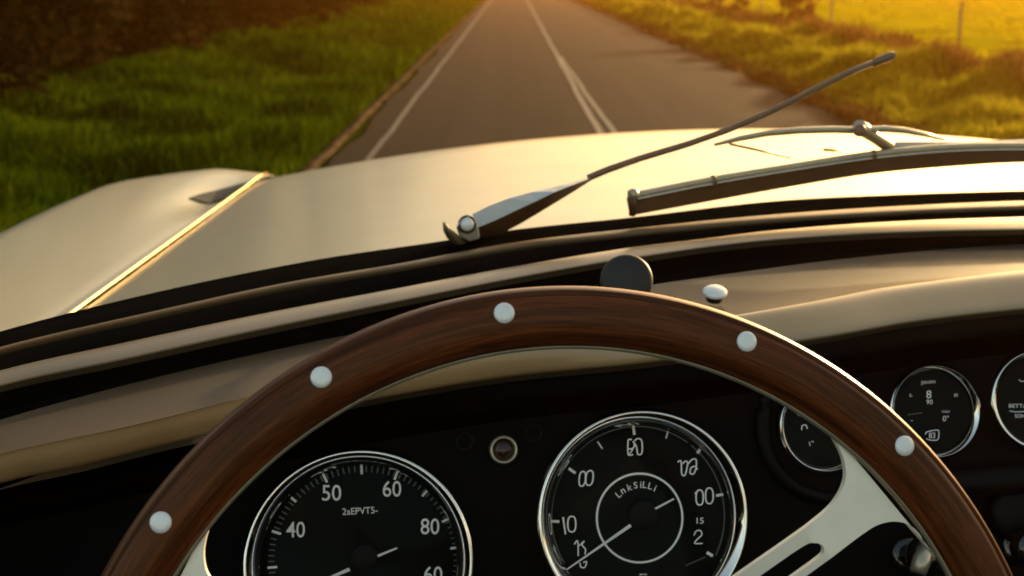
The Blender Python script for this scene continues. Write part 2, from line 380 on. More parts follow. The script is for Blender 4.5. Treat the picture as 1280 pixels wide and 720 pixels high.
for i, (ch, x, y, r) in enumerate((('L', 773, 618, 42), ('n', 779, 614, 30), ('k', 787, 609, 15), ('S', 794.5, 606.5, 6), ('i', 801, 606, 0), ('L', 806, 606, -6), ('L', 813, 607.5, -14), ('i', 819, 610.5, -24))):
    d.text(ch, x, y, 8.2 if ch != 'n' else 6, r, 1.0)
d.text('--', 804, 718, 1.4, 0, 1.2)
d.mb.build('numerals', M['white_mark'], g2, smooth=False)
d2 = Dial(-.0038); d2.stroke(arcpts(CX, CY, RX, RY, 212, 55, 90), 1.5, False); d2.stroke(arcpts(CX, CY, RX, RY, 52, -26, 60), 1.5, False)
d2.stroke([(857, 707), (882, 696)], 1.2)
d2.mb.build('tick_marks', M['grey_mark'], g2, smooth=False)
MB().lathe(dp(803, 644, -.0036), DN, [(.0095, 0), (.0095, .002), (.008, .003), (0, .0032)], 40).build('needle_hub', M['vinyl'], g2)
needle(g2, -.001, [(842.5, 623.5), (819, 636)], (2.2, 2.6)); needle(g2, -.001, [(788.5, 656.5), (704, 715)], (4.2, 1.5))

# small gauges
g3 = gauge('oil_gauge', 1034, 533, 59, 'small dial partly hidden behind the wheel rim')
d = Dial(-.0012)
def V(zx, zy): return (960+zx/3.27, 380+zy/3.27)
d.stroke([V(138, 515), V(140, 498), V(155, 495), V(160, 510)], 1.5); d.text('1"', *V(178, 570), 6, 10, 1.1); d.stroke([V(118, 448), V(130, 458)], 1)
d.mb.build('numerals', M['white_mark'], g3, smooth=False)
sr = MB()
pts = [dp(1040+88*math.cos(q), 531+92*math.sin(q), -.006) for q in [math.radians(a) for a in range(60, 230, 6)]]
sr.tube(pts, [.001]+[.0045]*(len(pts)-2)+[.001], 12, flat=1).build('gauge_surround', M['vinyl'], dash)
g4 = gauge('fuel_gauge', 1173, 514, 60, 'small dial right of the wheel rim with fine white lettering')
d = Dial(-.0012)
def W4(zx, zy): return (1110+zx/5.54, 450+zy/5.54)
d.text('JSAVRN', *W4(278, 157), 5.0, 4, 1.0)
d.text('E-', *W4(160, 245), 3.6); d.text('30', *W4(470, 243), 4.0)
d.text('8', *W4(283, 238), 10, 0, 1.0); d.text('90', *W4(288, 290), 6.0); d.text('START', *W4(402, 358), 2.6)
d.text('0"', *W4(400, 405), 7.0); d.text('-', *W4(165, 420), .9)
d.stroke([W4(265, 545), W4(300, 555), W4(345, 550), W4(352, 495), W4(335, 485), W4(270, 498), W4(260, 515)], 1.2)
d.text('83', *W4(305, 522), 7, 0, .9)
d.mb.build('numerals', M['white_mark'], g4, smooth=False)
d = Dial(-.0014); d.stroke([W4(135, 380), W4(240, 365)], 1.0); d.mb.build('tick_marks', M['grey_mark'], g4, smooth=False)
g5 = gauge('temperature_gauge', 1303, 500, 63, 'small dial cut by the right edge of the view')
d = Dial(-.0012)
def S(zx, zy): return (1220+zx/5.14, 430+zy/5.14)
d.text('BETTA', *S(270, 397), 4.6, 0, 1.2); d.stroke([S(215, 430), S(260, 436), S(330, 432)], 1.0); d.text('SONS', *S(290, 462), 4.6, 0, 1.0); d.stroke([S(275, 228), S(292, 240), S(308, 238)], 1.2)
d.text('100', 1305, 470, 7); d.mb.build('numerals', M['white_mark'], g5, smooth=False)
needle(g5, -.0005, [(1300, 500), (1325, 478)], (2.4, 1.2))

# knobs low on the panel
def knob(name, px, py, r, L, mat, mat2=None, tilt=(0, 0)):
    P = dp(px, py, -.007); n = (DN + DA*tilt[0] + DV*tilt[1]).normalized()
    k = MB().lathe(P, n, [(r*.5, -.002), (r*.5, L*.4), (r*.95, L*.48), (r*1.05, L*.6), (r, L*.85), (r*.8, L*.97), (0, L)], 40).build(name, mat, car)
    MB().lathe(P, n, [(r*1.1, -.001), (r*1.1, .002), (r*.9, .004), (r*.5, .0045)], 40).build('collar', mat2 or M['chrome'], k)
    return k
knob('pull_knob', 1136, 694, .0115, .030, M['gloss_black'], M['gloss_black'], (.1, .1))
MB().tube([dp(1162, 677, .010), dp(1158, 688, .020), dp(1152, 701, .026), dp(1147, 716, .028)], [.003, .0045, .0055, .005], 14).build('switch_lever', M['wipermetal'], car)
knob('pull_knob', 1277, 684, .012, .034, M['gloss_black'], M['gloss_black'], (-.25, .1))
MB().lathe(dp(1270, 640, 0), DN, [(.018, -.001), (.018, .004), (.014, .006), (0, .006)], 40).build('switch_plate', M['vinyl'], dash)

# round sensor and chrome button on the dash top
Ps = cam(783, 350, .80)
n = (O_-Ps).normalized()
so = MB().lathe(Ps, (n+Vector((0, 0, .15))).normalized(), [(0, .004), (.015, .0035), (.0168, .002), (.0176, -.001), (.0176, -.008), (.012, -.018), (0, -.020)], 48).build('round_vent', M['sensor'], dash)
MB().tube([Ps+Vector((0, .012, -.002)), Ps+Vector((0, .02, -.035))], .008, 16).build('stalk', M['sensor'], so)
Pb = onz(893, 372, -.215)
bt = MB().lathe(Pb, (0, -.25, 1), [(.0055, -.002), (.0070, .0028)], 32).build('dash_stud', M['gloss_black'], dash)
MB().lathe(Pb, (0, -.25, 1), [(.0066, .0026), (.0086, .0032), (.0084, .0052), (.006, .0072), (0, .008)], 40).build('cap', M['rivet'], bt)

# ------------------------------------------------------------------ steering wheel
def cv(x, y, z): return O_ + R_*x + U_*y + F_*z
def cd(x, y, z): return (R_*x + U_*y + F_*z).normalized()
WC = cv(.02434, -.20693, .48243); WN = cd(.11305, .0404, -.99277)
wu = WN.cross(cd(0, 1, 0)).normalized(); wu = wu if wu.x > 0 else -wu
wv = wu.cross(WN); wv = wv if wv.z > 0 else -wv
wheel = empty('steering_wheel', tuple(WC), parent=car)
RW = .1955; hw = .0127
prof = []                                               # rim cross-section: broad face towards the driver with a turned edge
for (r, h) in [(-.94, -.62), (-1.0, -.35), (-1.0, .05), (-.93, .42), (-.75, .66), (-.45, .80), (0, .86), (.45, .80), (.64, .74), (.69, .54), (.74, .70), (.86, .50), (.96, .22), (1.0, -.1), (.98, -.4), (.85, -.72), (.5, -.95), (0, -1.0), (-.5, -.92)]:
    prof.append((RW+r*hw, h*.0098-.003))
seg = 220
def rim():
    vs, fs, uv = [], [], []
    m = len(prof)
    for i in range(seg):
        q = 2*math.pi*i/seg; dvec = wu*math.cos(q)+wv*math.sin(q)
        vs += [WC + dvec*r + WN*h for r, h in prof]
    for i in range(seg):
        j = (i+1) % seg
        for k in range(m):
            l = (k+1) % m; fs.append((i*m+k, j*m+k, j*m+l, i*m+l))
            u0, u1 = RW*2*math.pi*i/seg, RW*2*math.pi*(i+1)/seg
            def vv(a): return sum(math.dist(prof[b % m], prof[(b+1) % m]) for b in range(a))
            v0, v1 = vv(k), vv(k+1); uv += [(u0, v0), (u1, v0), (u1, v1), (u0, v1)]
    me = bpy.data.meshes.new('rim'); me.from_pydata([tuple(v) for v in vs], [], fs); me.update()
    ul = me.uv_layers.new(name='UVMap')
    for i, c in enumerate(uv): ul.data[i].uv = c
    bm = bmesh.new(); bm.from_mesh(me); bmesh.ops.recalc_face_normals(bm, faces=bm.faces); bm.to_mesh(me); bm.free()
    return link('rim', me, M['wood'], wheel)
rim()
# aluminium inlay core showing as a thin line on the inner edge
MB().lathe(WC, WN, [(RW-hw-.0006, .0000), (RW-hw-.0006, -.0032), (RW-hw+.002, -.0032), (RW-hw+.002, .0000)], 200, close=True).build('rim_core', M['wipermetal'], wheel)
for q in (144.2, 120.2, 97.9, 68.5, 45.3, 21, 350, 325, 300, 275, 250, 225, 200, 172):
    a = math.radians(q); dvec = wu*math.cos(a)+wv*math.sin(a)
    P = WC + dvec*(RW+.0032) + WN*(.0098*.86-.0034)
    MB().lathe(P, (WN+dvec*.08).normalized(), [(.0042, -.002), (.0042, .0004), (.0038, .0008), (.0022, .0010), (0, .0011)], 32).build('rivet', M['rivet'], wheel)
def wp(px, py): 
    P = onplane(px, py, WC-WN*.003, WN); e = P-WC; return (e.dot(wu), e.dot(wv))
# right spoke outline traced in the plane of the wheel: outer web under the rim, waist, arm with a slot
up_ = [(1000, 490), (1030, 530), (1050, 562), (1057, 585), (1056, 603), (1047, 622), (1030, 641), (985, 676), (930, 717), (860, 770), (780, 835)]
lo_ = [(1250, 770), (1165, 690), (1150, 668), (1136, 656), (1118, 652), (1098, 656), (1078, 668), (1045, 693), (1008, 722), (930, 785), (850, 850)]
slot = [(1019, 679), (1028, 682), (1030, 690), (1022, 699), (990, 724), (930, 772), (910, 784), (895, 782), (893, 772), (903, 760), (960, 716), (1005, 683)]
ax = math.radians(97)
def mir(p):
    c, s = math.cos(2*ax), math.sin(2*ax); return (c*p[0]+s*p[1], s*p[0]-c*p[1])
def smoothline(pts, n=5, closed=False):
    q = []; m = len(pts)
    for i in range(m if closed else m-1):
        g = (lambda k: pts[k % m]) if closed else (lambda k: pts[min(max(k, 0), m-1)])
        a, b, c, d_ = g(i-1), g(i), g(i+1), g(i+2)
        for k in range(n):
            t = k/n; q.append(tuple(.5*(2*B+(-A_+C_)*t+(2*A_-5*B+4*C_-D)*t*t+(-A_+3*B-3*C_+D)*t**3) for A_, B, C_, D in zip(a, b, c, d_)))
    return q if closed else q+[pts[-1]]
def clampr(p, r=RW-.004):
    L = math.hypot(*p); return (p[0]*r/L, p[1]*r/L) if L > r else p
def spoke(mirror):
    out = smoothline([wp(*p) for p in up_])[::-1] + smoothline([wp(*p) for p in lo_])
    out = [clampr(p) for p in (smoothline([wp(*p) for p in up_]) + smoothline([wp(*p) for p in lo_])[::-1])]
    sl = smoothline([wp(*p) for p in slot], 5, True)
    if mirror: out = [mir(p) for p in out]; sl = [mir(p) for p in sl]
    bm = bmesh.new(); es = []
    for loop in (out, sl):
        vs = [bm.verts.new((p[0], p[1], 0)) for p in loop]
        es += [bm.edges.new((vs[i], vs[(i+1) % len(vs)])) for i in range(len(vs))]
    bmesh.ops.remove_doubles(bm, verts=bm.verts, dist=1e-5)
    res = bmesh.ops.triangle_fill(bm, edges=bm.edges[:], use_beauty=True, use_dissolve=False)
    r = bmesh.ops.extrude_face_region(bm, geom=bm.faces[:])
    for g in r['geom']:
        if isinstance(g, bmesh.types.BMVert): g.co.z -= .0035
    bmesh.ops.recalc_face_normals(bm, faces=bm.faces)
    for v in bm.verts:
        x, y, z = v.co; rr = math.hypot(x, y); v.co = WC + wu*x + wv*y + WN*(z-.003 - .10*max(0, RW-.05-rr))
    me = bpy.data.meshes.new('spoke'); bm.to_mesh(me); bm.free()
    o = link('spoke', me, M['brushed'], wheel, smooth=False)
    md = o.modifiers.new('b', 'BEVEL'); md.width = .0008; md.segments = 3; md.limit_method = 'ANGLE'; md.angle_limit = math.radians(50)
spoke(False); spoke(True)
MB().lathe(WC, WN, [(.058, -.022), (.058, -.016), (.05, -.012), (.03, -.010), (0, -.008)], 64).build('hub', M['brushed'], wheel)
b3 = MB(); ax3 = math.radians(277); dv = wu*math.cos(ax3)+wv*math.sin(ax3); dw = wu*-math.sin(ax3)+wv*math.cos(ax3)
b3.box(WC+dv*.11-WN*.010, dv*.075, dw*.016, WN*.0018); b3.build('spoke', M['brushed'], wheel, bevel=.001, smooth=False)
MB().tube([WC-WN*.02, WC-WN*.30+Vector((0, 0, -.05))], .028, 24).build('steering_column', M['vinyl'], car)

# ------------------------------------------------------------------ windscreen glass, wipers
LEAN = Vector((0, -.34, .40))
GB = [onz(x, interp(curves['B'], x)-3, zB) for x in XS]
GT = [p+LEAN+Vector((-(p.x-XC)*.12, 0, 0)) for p in GB]
gv, gf = loft([GB, mixrow(GB, GT, .5, .012, .012), GT], 6)
mesh('pane', gv, gf, M['glass'], screen)
BV = BVHTree.FromPolygons(gv, gf)
def og(px, py, off=.015):                               # on the outside of the glass
    d_ = ray(px, py).normalized(); hit, nn, i, dist = BV.ray_cast(O_, d_)
    if hit is None: return cam(px, py, 1.05)
    nn = nn if nn.y > 0 else -nn
    t = off/max(.25, d_.dot(nn)); return hit + d_*t
w1 = empty('wiper', tuple(og(583, 281)), parent=car)
topE = [(590, 268), (612, 257), (636, 248), (665, 240), (695, 233), (718, 226.5), (738, 221)]
midE = [(598, 284), (620, 275), (643, 264), (669, 252), (695, 239.5), (718, 230.5), (739, 222.8)]
lowE = [(600, 297), (629, 291), (650, 280), (672, 267), (695, 253), (718, 239), (739, 225.5)]
vs = []
for t_, m_, l_ in zip(topE, midE, lowE):
    vs += [og(*t_, .026), og(*m_, .014), og(*l_, .030), og((t_[0]+l_[0])/2, (t_[1]+l_[1])/2, .034)]
fsT = [(4*i, 4*i+4, 4*i+5, 4*i+1) for i in range(6)]+[(4*i+3, 4*i+7, 4*i+4, 4*i) for i in range(6)]
fsL = [(4*i+1, 4*i+5, 4*i+6, 4*i+2) for i in range(6)]+[(4*i+2, 4*i+6, 4*i+7, 4*i+3) for i in range(6)]
mesh('arm_top', vs, fsT, M['wipersilver'], w1, smooth=False)
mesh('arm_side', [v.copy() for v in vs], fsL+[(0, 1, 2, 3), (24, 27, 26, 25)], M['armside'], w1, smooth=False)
# arm head, lug and bolt
hd = MB(); hp = [(590, 268), (576, 275), (570, 284), (574, 295), (586, 302), (600, 298), (598, 284)]
f_ = [og(x, y, .013) for x, y in hp]; b_ = [og(x, y, .030) for x, y in hp]; m = len(hp)
hd.add(f_+b_, [tuple(range(m)), tuple(range(2*m-1, m-1, -1))]+[(i, (i+1) % m, m+(i+1) % m, m+i) for i in range(m)])
hd.build('arm_head', M['wipersilver'], w1, smooth=False, bevel=.0015)
Pn = og(584, 280.5, .011); nb = (O_-Pn).normalized()
MB().lathe(Pn, nb, [(.0072, -.004), (.0072, .0005), (.0060, .0014), (.0045, .001)], 32).build('washer', M['gloss_black'], w1)
MB().lathe(Pn, nb, [(.0050, -.001), (.0050, .0024), (.0042, .0036), (0, .0040)], 24).build('bolt', M['rivet'], w1)
MB().tube([og(555, 279, .014), og(558, 287, .014), (og(564, 294, .016)), og(571, 300, .018), og(578, 304, .02)], [.0012, .0026, .004, .004, .003], 10).build('lug', M['wipermetal'], w1)
rodp = [(735, 222.5), (760, 212), (800, 198), (860, 180), (910, 162.5), (960, 141), (1010, 116), (1060, 91), (1095, 77)]
MB().tube([og(x, y, .018) for x, y in rodp], [.0028, .0028, .0027, .0027, .0026, .0026, .0026, .0026, .0026], 12).build('rod', M['rodmetal'], w1)
MB().tube([og(1090, 79.5, .018), og(1096, 76.8, .018), og(1112, 70.5, .018), og(1119, 67.8, .018)], [.0028, .0036, .0038, .0026], 12).build('rod_tip', M['rodmetal'], w1)

w2 = empty('wiper', tuple(og(1090, 195)), parent=car)
def bl(pts): return [(x, interp(pts, x)) for x in list(range(786, 1560, 20))]
bt_, bm_, bb_ = ([(786, 240), (890, 219), (990, 203), (1090, 187), (1190, 178), (1280, 177), (1500, 180)],
                 [(786, 251), (890, 230), (990, 213), (1090, 198), (1190, 189), (1280, 187), (1500, 189)],
                 [(786, 270), (890, 251), (990, 233), (1090, 217), (1190, 208), (1280, 203), (1500, 203)])
T_, M_, B_ = bl(bt_), bl(bm_), bl(bb_); n_ = len(T_)
def ribbon(top, bot, o1, o2, o3):
    vs = []
    for t_, b_ in zip(top, bot):
        vs += [og(*t_, o1), og(*b_, o2), og(b_[0], b_[1], o3), og(t_[0], t_[1], o3)]
    k = len(top); fs = [(4*i+a, 4*i+4+a, 4*i+4+(a+1) % 4, 4*i+(a+1) % 4) for i in range(k-1) for a in range(4)]
    return vs, fs+[(0, 1, 2, 3), (4*k-1, 4*k-2, 4*k-3, 4*k-4)]
vs, fs = ribbon(M_, B_, .010, .003, .014); mesh('rubber', vs, fs, M['wiperbrown'], w2, smooth=False)
MB().tube([og(x, (y+y2)/2+.5, .013) for (x, y), (_, y2) in zip(T_, M_)], [.0028]+[.0033]*(n_-2)+[.0028], 14, up=Vector((0, .4, 1))).build('rail', M['wipermetal'], w2)
MB().tube([og(x, y, .009) for x, y in M_], .0009, 8).build('rail_highlight', M['chrome'], w2)  # thin bright tube standing in for the highlight line under the rail
cl = MB(); cl.tube([og(x, y-1, .011) for x, y in [(787+k, 245-.2*k) for k in (0, 3, 6, 9)]], [.0042, .0052, .0052, .0046], 14)
for x in (892, 1092):
    y = interp(bm_, x)-4; MB().tube([og(x-1.6, y+.3, .012), og(x+1.6, y-.3, .012)], .0047, 12).build('clip', M['rodmetal'], w2)
cl.build('clip', M['wipermetal'], w2)
MB().tube([og(789, 248, .008), og(790, 258, .006), og(791, 268, .004)], [.004, .0035, .003], 8).build('end_cap', M['wiperbrown'], w2)
yk = [(893, 181), (925, 173), (960, 166.5), (1000, 163), (1040, 162), (1075, 163), (1105, 161), (1130, 163), (1155, 168), (1180, 174)]
MB().tube([og(x, y, .024) for x, y in yk], [.0012, .0024, .0028, .0030, .0032, .0032, .0030, .0028, .0024, .0014], 12).build('yoke', M['wipermetal'], w2)
MB().tube([og(912, 180, .022), og(945, 187, .020), og(988, 197, .018)], [.0010, .0011, .0010], 8).build('spring_strip', M['rodmetal'], w2)
MB().tube([og(1030, 187, .02), og(1052, 188.5, .019)], [.0014, .0016], 8).build('pin', M['brass'], w2)
MB().tube([og(1072, 158, .026), og(1078, 161, .026), og(1092, 171, .024), (og(1112, 184, .020))], [.0062, .0064, .0052, .0056], 18).build('pivot_clamp', M['wipermetal'], w2)
MB().lathe(og(1075, 163, .017), nb, [(.0055, -.002), (.0055, .001), (.0045, .002), (0, .0022)], 24).build('pivot_boss', M['rodmetal'], w2)
MB().tube([og(1112, 182, .024), og(1200, 183, .026), og(1300, 182, .026), og(1420, 186, .026)], [.0035, .0045, .006, .008], 12).build('arm', M['wipersilver'], w2)

# ------------------------------------------------------------------ bonnet and wings
def smooth01(a, b, x):
    t = min(1, max(0, (x-a)/(b-a))); return t*t*(3-2*t)
def hz(X, Y):
    z = -.212 - .135*(X-XC)**2 - .017*(Y-1.0)
    f = max(0, Y-1.74); z -= .75*f**2.2
    return z
XS0 = -.392                                             # seam between bonnet and left wing
def wz(X, Y):                                           # wing crest
    t = (XS0-X)/.24
    z = hz(XS0, min(Y, 1.74)) + .011*math.sin(min(1, max(0, t))*math.pi*.85) - .002
    if t > .75: z -= .55*(t-.75)**2.0
    z += .007*math.exp(-((Y-1.5)/.3)**2)*min(1, max(0, t))
    f = max(0, Y-1.80+.30*min(1, max(0, t-.35))); z -= .8*f**2.2
    dz = .012*math.exp(-((X+.425)/.028)**2 - ((Y-1.70)/.15)**2)
    return z-dz
def sheet(name, xs, ys, fn, mat):
    vs = [Vector((x, y, H+fn(x, y))) for y in ys for x in xs]; n = len(xs)
    return mesh(name, vs, [(j*n+i, j*n+i+1, (j+1)*n+i+1, (j+1)*n+i) for j in range(len(ys)-1) for i in range(n-1)], mat, car)
ys = [.55+.035*i for i in range(52)]
# bonnet edges drop into the shut lines
def lip(x, lo, hi): return -.003*(1-smooth01(0, .008, min(x-lo, hi-x)))
bx = [XS0+.003, XS0+.005, XS0+.010]+[XS0+.03+.0485*i for i in range(31)]
bx += [2*XC-XS0-.010, 2*XC-XS0-.005, 2*XC-XS0-.003]
def hb(X, Y): return max(hz(X, Y), -1.0)+lip(X, XS0+.003, 2*XC-XS0-.003)
bonnet_rows = ys
def clipY(fn): return fn
# leave the area under the screen open: the bonnet starts just ahead of the seal
Ay = lambda X: interp([(p.x, p.y) for p in A], X)
def bsheet(name, xs, fn):
    vs = []; nrow = 60
    for j in range(nrow):
        for x in xs:
            y0 = max(.35, Ay(x)+.006); y = y0 + (2.42-y0)*j/(nrow-1); vs.append(Vector((x, y, H+fn(x, y))))
    n = len(xs); return mesh(name, vs, [(j*n+i, j*n+i+1, (j+1)*n+i+1, (j+1)*n+i) for j in range(nrow-1) for i in range(n-1)], M['paint'], car)
bsheet('bonnet', bx, hb)
wx = [XS0-.26-.0+.0, XS0-.25]+[XS0-.24+.0118*i for i in range(20)]+[XS0-.008, XS0-.003]
def wl_(X, Y): return max(-1.0, wz(X, Y)) + (lip(X, -9, XS0-.003) if X > -.41 else 0)
vsw = []; nrow = 70; side = [-.95, -.75, -.55, -.42]
for j in range(nrow):
    y = .30+(2.42-.30)*j/(nrow-1)
    for s_ in side: vsw.append(Vector((-.668, y, H+min(s_, wz(XS0-.26, y)-.01))))
    for x in wx: vsw.append(Vector((x, y, H+wl_(x, y))))
n = len(side)+len(wx); fw = [(j*n+i, j*n+i+1, (j+1)*n+i+1, (j+1)*n+i) for j in range(nrow-1) for i in range(n-1)]
mesh('front_wing', vsw, fw, M['paint'], car)
mesh('front_wing', [Vector((2*XC-v.x, v.y, v.z)) for v in vsw], fw, M['paint'], car)
tp = [Vector((XS0, y, H+max(hz(XS0, y), wz(XS0, y))+.003)) for y in [.5+.04*i for i in range(36)]]
tp2 = [Vector((XS0, p.y, H+hz(XS0, min(p.y, 1.74))+.0005-.8*max(0, p.y-1.80)**2.2)) for p in tp]
MB().tube(tp2, .0024, 12).build('wing_beading', M['brass'], car)
nose = [[Vector((x, 2.42, H+min(-.75, 0)+z)) for x in (-.66, -.3, 0, XC, .76, 1.06, 1.42)] for z in (.25, 0, -.3)]
vs, fs = loft([[p+Vector((0, .0, 0)) for p in r] for r in nose], 2); mesh('nose_panel', vs, fs, M['paint'], car)
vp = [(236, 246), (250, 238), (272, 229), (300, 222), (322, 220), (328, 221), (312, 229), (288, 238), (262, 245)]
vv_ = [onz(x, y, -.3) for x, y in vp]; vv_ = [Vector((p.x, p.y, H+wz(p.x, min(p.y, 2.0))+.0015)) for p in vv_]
mesh('wing_reflection', vv_+[p-Vector((0, 0, .012)) for p in vv_], [tuple(range(9))]+[(i, (i+1) % 9, 9+(i+1) % 9, 9+i) for i in range(9)], M['reflectdark'], car, smooth=False)  # dark flat patch painted in place of the hedge's reflection on the wing
# unseen cabin tub: dark doors, floor, firewall added to block light from below
t_ = MB(); t_.box((-.64, -.25, .75), (.02, 0, 0), (0, .75, 0), (0, 0, .33)); t_.build('unseen_door', M['vinyl'], car, smooth=False, bevel=.01)
t_ = MB(); t_.box((2*XC+.64, -.25, .75), (.02, 0, 0), (0, .75, 0), (0, 0, .33)); t_.build('unseen_door', M['vinyl'], car, smooth=False, bevel=.01)
t_ = MB(); t_.box((XC, .1, .32), (1.0, 0, 0), (0, 1.1, 0), (0, 0, .02)); t_.build('unseen_cabin_floor', M['vinyl'], car, smooth=False)
t_ = MB(); t_.box((XC, -1.0, .62), (1.0, 0, 0), (0, .03, 0), (0, 0, .3)); t_.build('rear_bulkhead', M['vinyl'], car, smooth=False)
for sx in (-.02, .80):
    t_ = MB(); t_.box((sx, -.28, .52), (.24, 0, 0), (0, .26, 0), (0, 0, .09)); t_.box((sx, -.62, .82), (.24, 0, 0), (0, .06, 0), (0, 0, .28)); t_.build('seat', M['vinyl'], car, smooth=False, bevel=.03)

# ------------------------------------------------------------------ THE SETTING
def hgt(x, y):                                          # terrain heights beside the lane
    z = np.zeros_like(x)
    l = np.clip((-x-1.30)/5.0, 0, 3); z = np.where(x < -1.25, .02+.22*l**1.1, z)
    r = np.clip((x-3.0)/1.3, 0, 1); z = np.where(x > 3.0, .02+.16*r*r*(3-2*r), z)
    f = np.clip((x-5.5)/40, 0, 12); z = np.where(x > 6, z+1.2*f, z)
    nz = .07*np.sin(x*1.9+.7*np.sin(y*.8))*np.sin(y*.9+x*.4)+.035*np.sin(x*4.3+y*1.1)*np.sin(y*2.7-x)
    side = np.clip(np.maximum(-x-1.35, x-3.1)/1.0, 0, 1)
    return z + nz*side
def grid_obj(name, xs, ys, mat, fn):
    X, Y = np.meshgrid(xs, ys); Z = fn(X, Y); n = len(xs)
    V_ = np.stack([X, Y, Z], -1).reshape(-1, 3)
    i = np.arange(len(ys)-1)[:, None]*n + np.arange(n-1)[None]
    Fc = np.stack([i, i+1, i+n+1, i+n], -1).reshape(-1, 4)
    me = bpy.data.meshes.new(name); me.from_pydata(V_.tolist(), [], Fc.tolist()); me.update()
    return link(name, me, mat)
def ground_mat():
    t = NT('grass_earth'); b = t.n('ShaderNodeBsdfPrincipled'); t.l(b.outputs[0], t.out.inputs[0]); co = t.coord()
    n1 = t.noise(.6, 6, co); n2 = t.noise(9, 6, co, .7)
    c1 = t.ramp(n1.outputs[0], [(.35, (.030, .042, .006)), (.55, (.052, .065, .008)), (.7, (.085, .075, .016))])
    c2 = t.ramp(n2.outputs[0], [(.3, (.45, .45, .45)), (.7, (1.3, 1.3, 1.3))])
    mx = t.n('ShaderNodeMix', data_type='RGBA', blend_type='MULTIPLY'); mx.inputs[0].default_value = 1; t.l(c1, mx.inputs[6]); t.l(c2, mx.inputs[7])
    # the cultivated field beyond the right-hand fence
    g = t.n('ShaderNodeNewGeometry'); s = t.n('ShaderNodeSeparateXYZ'); t.l(g.outputs['Position'], s.inputs[0])
    mr = t.n('ShaderNodeMapRange'); mr.inputs['From Min'].default_value = 5.3; mr.inputs['From Max'].default_value = 5.7; t.l(s.outputs[0], mr.inputs[0])
    n3 = t.noise(.12, 4, t.coord('Object', (.3, 2.5, 1)))
    cf = t.ramp(n3.outputs[0], [(.35, (.27, .28, .003)), (.65, (.36, .33, .004))])
    m2 = t.n('ShaderNodeMix', data_type='RGBA'); t.l(mr.outputs[0], m2.inputs[0]); t.l(mx.outputs[2], m2.inputs[6]); t.l(cf, m2.inputs[7])
    t.l(m2.outputs[2], b.inputs['Base Color']); b.inputs['Roughness'].default_value = 1; b.inputs['Specular IOR Level'].default_value = 0
    t.bump(n2.outputs[0], .6, .08, b); return t.m
gx = np.unique(np.concatenate([np.linspace(-400, -12, 20), np.linspace(-12, -1.25, 60), np.linspace(-1.25, 3.0, 6), np.linspace(3.0, 8, 35), np.linspace(8, 60, 30), np.linspace(60, 500, 25)]))
gy = np.concatenate([np.linspace(-30, 3, 20), np.linspace(3.2, 40, 190), np.linspace(40.5, 120, 100), np.linspace(125, 600, 50)])
def gfun(X, Y):
    z = hgt(X, Y); return np.where((X > -1.3) & (X < 3.02), -.03, z)
tag(grid_obj('ground', gx, gy, ground_mat(), gfun), kind='structure')

def road_mat():
    t = NT('asphalt'); b = t.n('ShaderNodeBsdfPrincipled'); t.l(b.outputs[0], t.out.inputs[0]); co = t.coord()
    n1 = t.noise(160, 3, co, .8); n2 = t.noise(.5, 5, t.coord('Object', (5, .06, 1))); 
    c1 = t.ramp(n1.outputs[0], [(.3, (.005, .004, .0032)), (.6, (.017, .0135, .0102)), (.8, (.042, .033, .025))])
    c2 = t.ramp(n2.outputs[0], [(.38, (.62, .60, .58)), (.62, (1.2, 1.15, 1.1))])
    mx = t.n('ShaderNodeMix', data_type='RGBA', blend_type='MULTIPLY'); mx.inputs[0].default_value = 1; t.l(c1, mx.inputs[6]); t.l(c2, mx.inputs[7])
    t.l(mx.outputs[2], b.inputs['Base Color']); b.inputs['Roughness'].default_value = .9; b.inputs['Specular IOR Level'].default_value = .035
    t.bump(n1.outputs[0], .5, .004, b); return t.m
def line_mat():
    t = NT('worn_road_paint'); b = t.n('ShaderNodeBsdfPrincipled'); co = t.coord(); n = t.noise(14, 6, co, .75)
    c = t.ramp(n.outputs[0], [(.42, (.018, .014, .011)), (.78, (.078, .060, .044))]); t.l(c, b.inputs['Base Color']); b.inputs['Roughness'].default_value = .7
    t.l(b.outputs[0], t.out.inputs[0]); return t.m
def edge(y, k, a): return a*(math.sin(y*1.3+k)+.6*math.sin(y*3.1+2*k)+.4*math.sin(y*7.7+k))
yy = [-30+.5*i for i in range(66)]+[3+.35*i for i in range(200)]+[74+3*i for i in range(120)]
vs = []; nn = 9
for y in yy:
    a_ = -1.27+edge(y, 1, .03); b_ = 3.06+edge(y, 4, .05)
    for i in range(nn):
        x = a_+(b_-a_)*i/(nn-1); vs.append((x, y, .03-.02*((x-.87)/2.1)**2))
road = mesh('road', vs, [(j*nn+i, j*nn+i+1, (j+1)*nn+i+1, (j+1)*nn+i) for j in range(len(yy)-1) for i in range(nn-1)], road_mat()); tag(road, kind='structure')
def rz(x): return .03-.02*((x-.87)/2.1)**2+.004
LM = line_mat()
def paintline(x0, w, y0, y1, name='road_marking', k2=0):
    vs = []; k = 0; y = y0
    while y < y1+.01:
        a_ = x0-k2*max(0, y-5)+edge(y, 7, .006); vs += [(a_-w/2, y, rz(x0)), (a_+w/2, y, rz(x0))]; y += .5; k += 1
    return tag(mesh(name, vs, [(2*i, 2*i+1, 2*i+3, 2*i+2) for i in range(k-1)], LM), kind='structure')
paintline(-1.02, .042, -20, 300); paintline(.715, .055, -20, 300); paintline(.875, .045, -20, 19, k2=.0085)

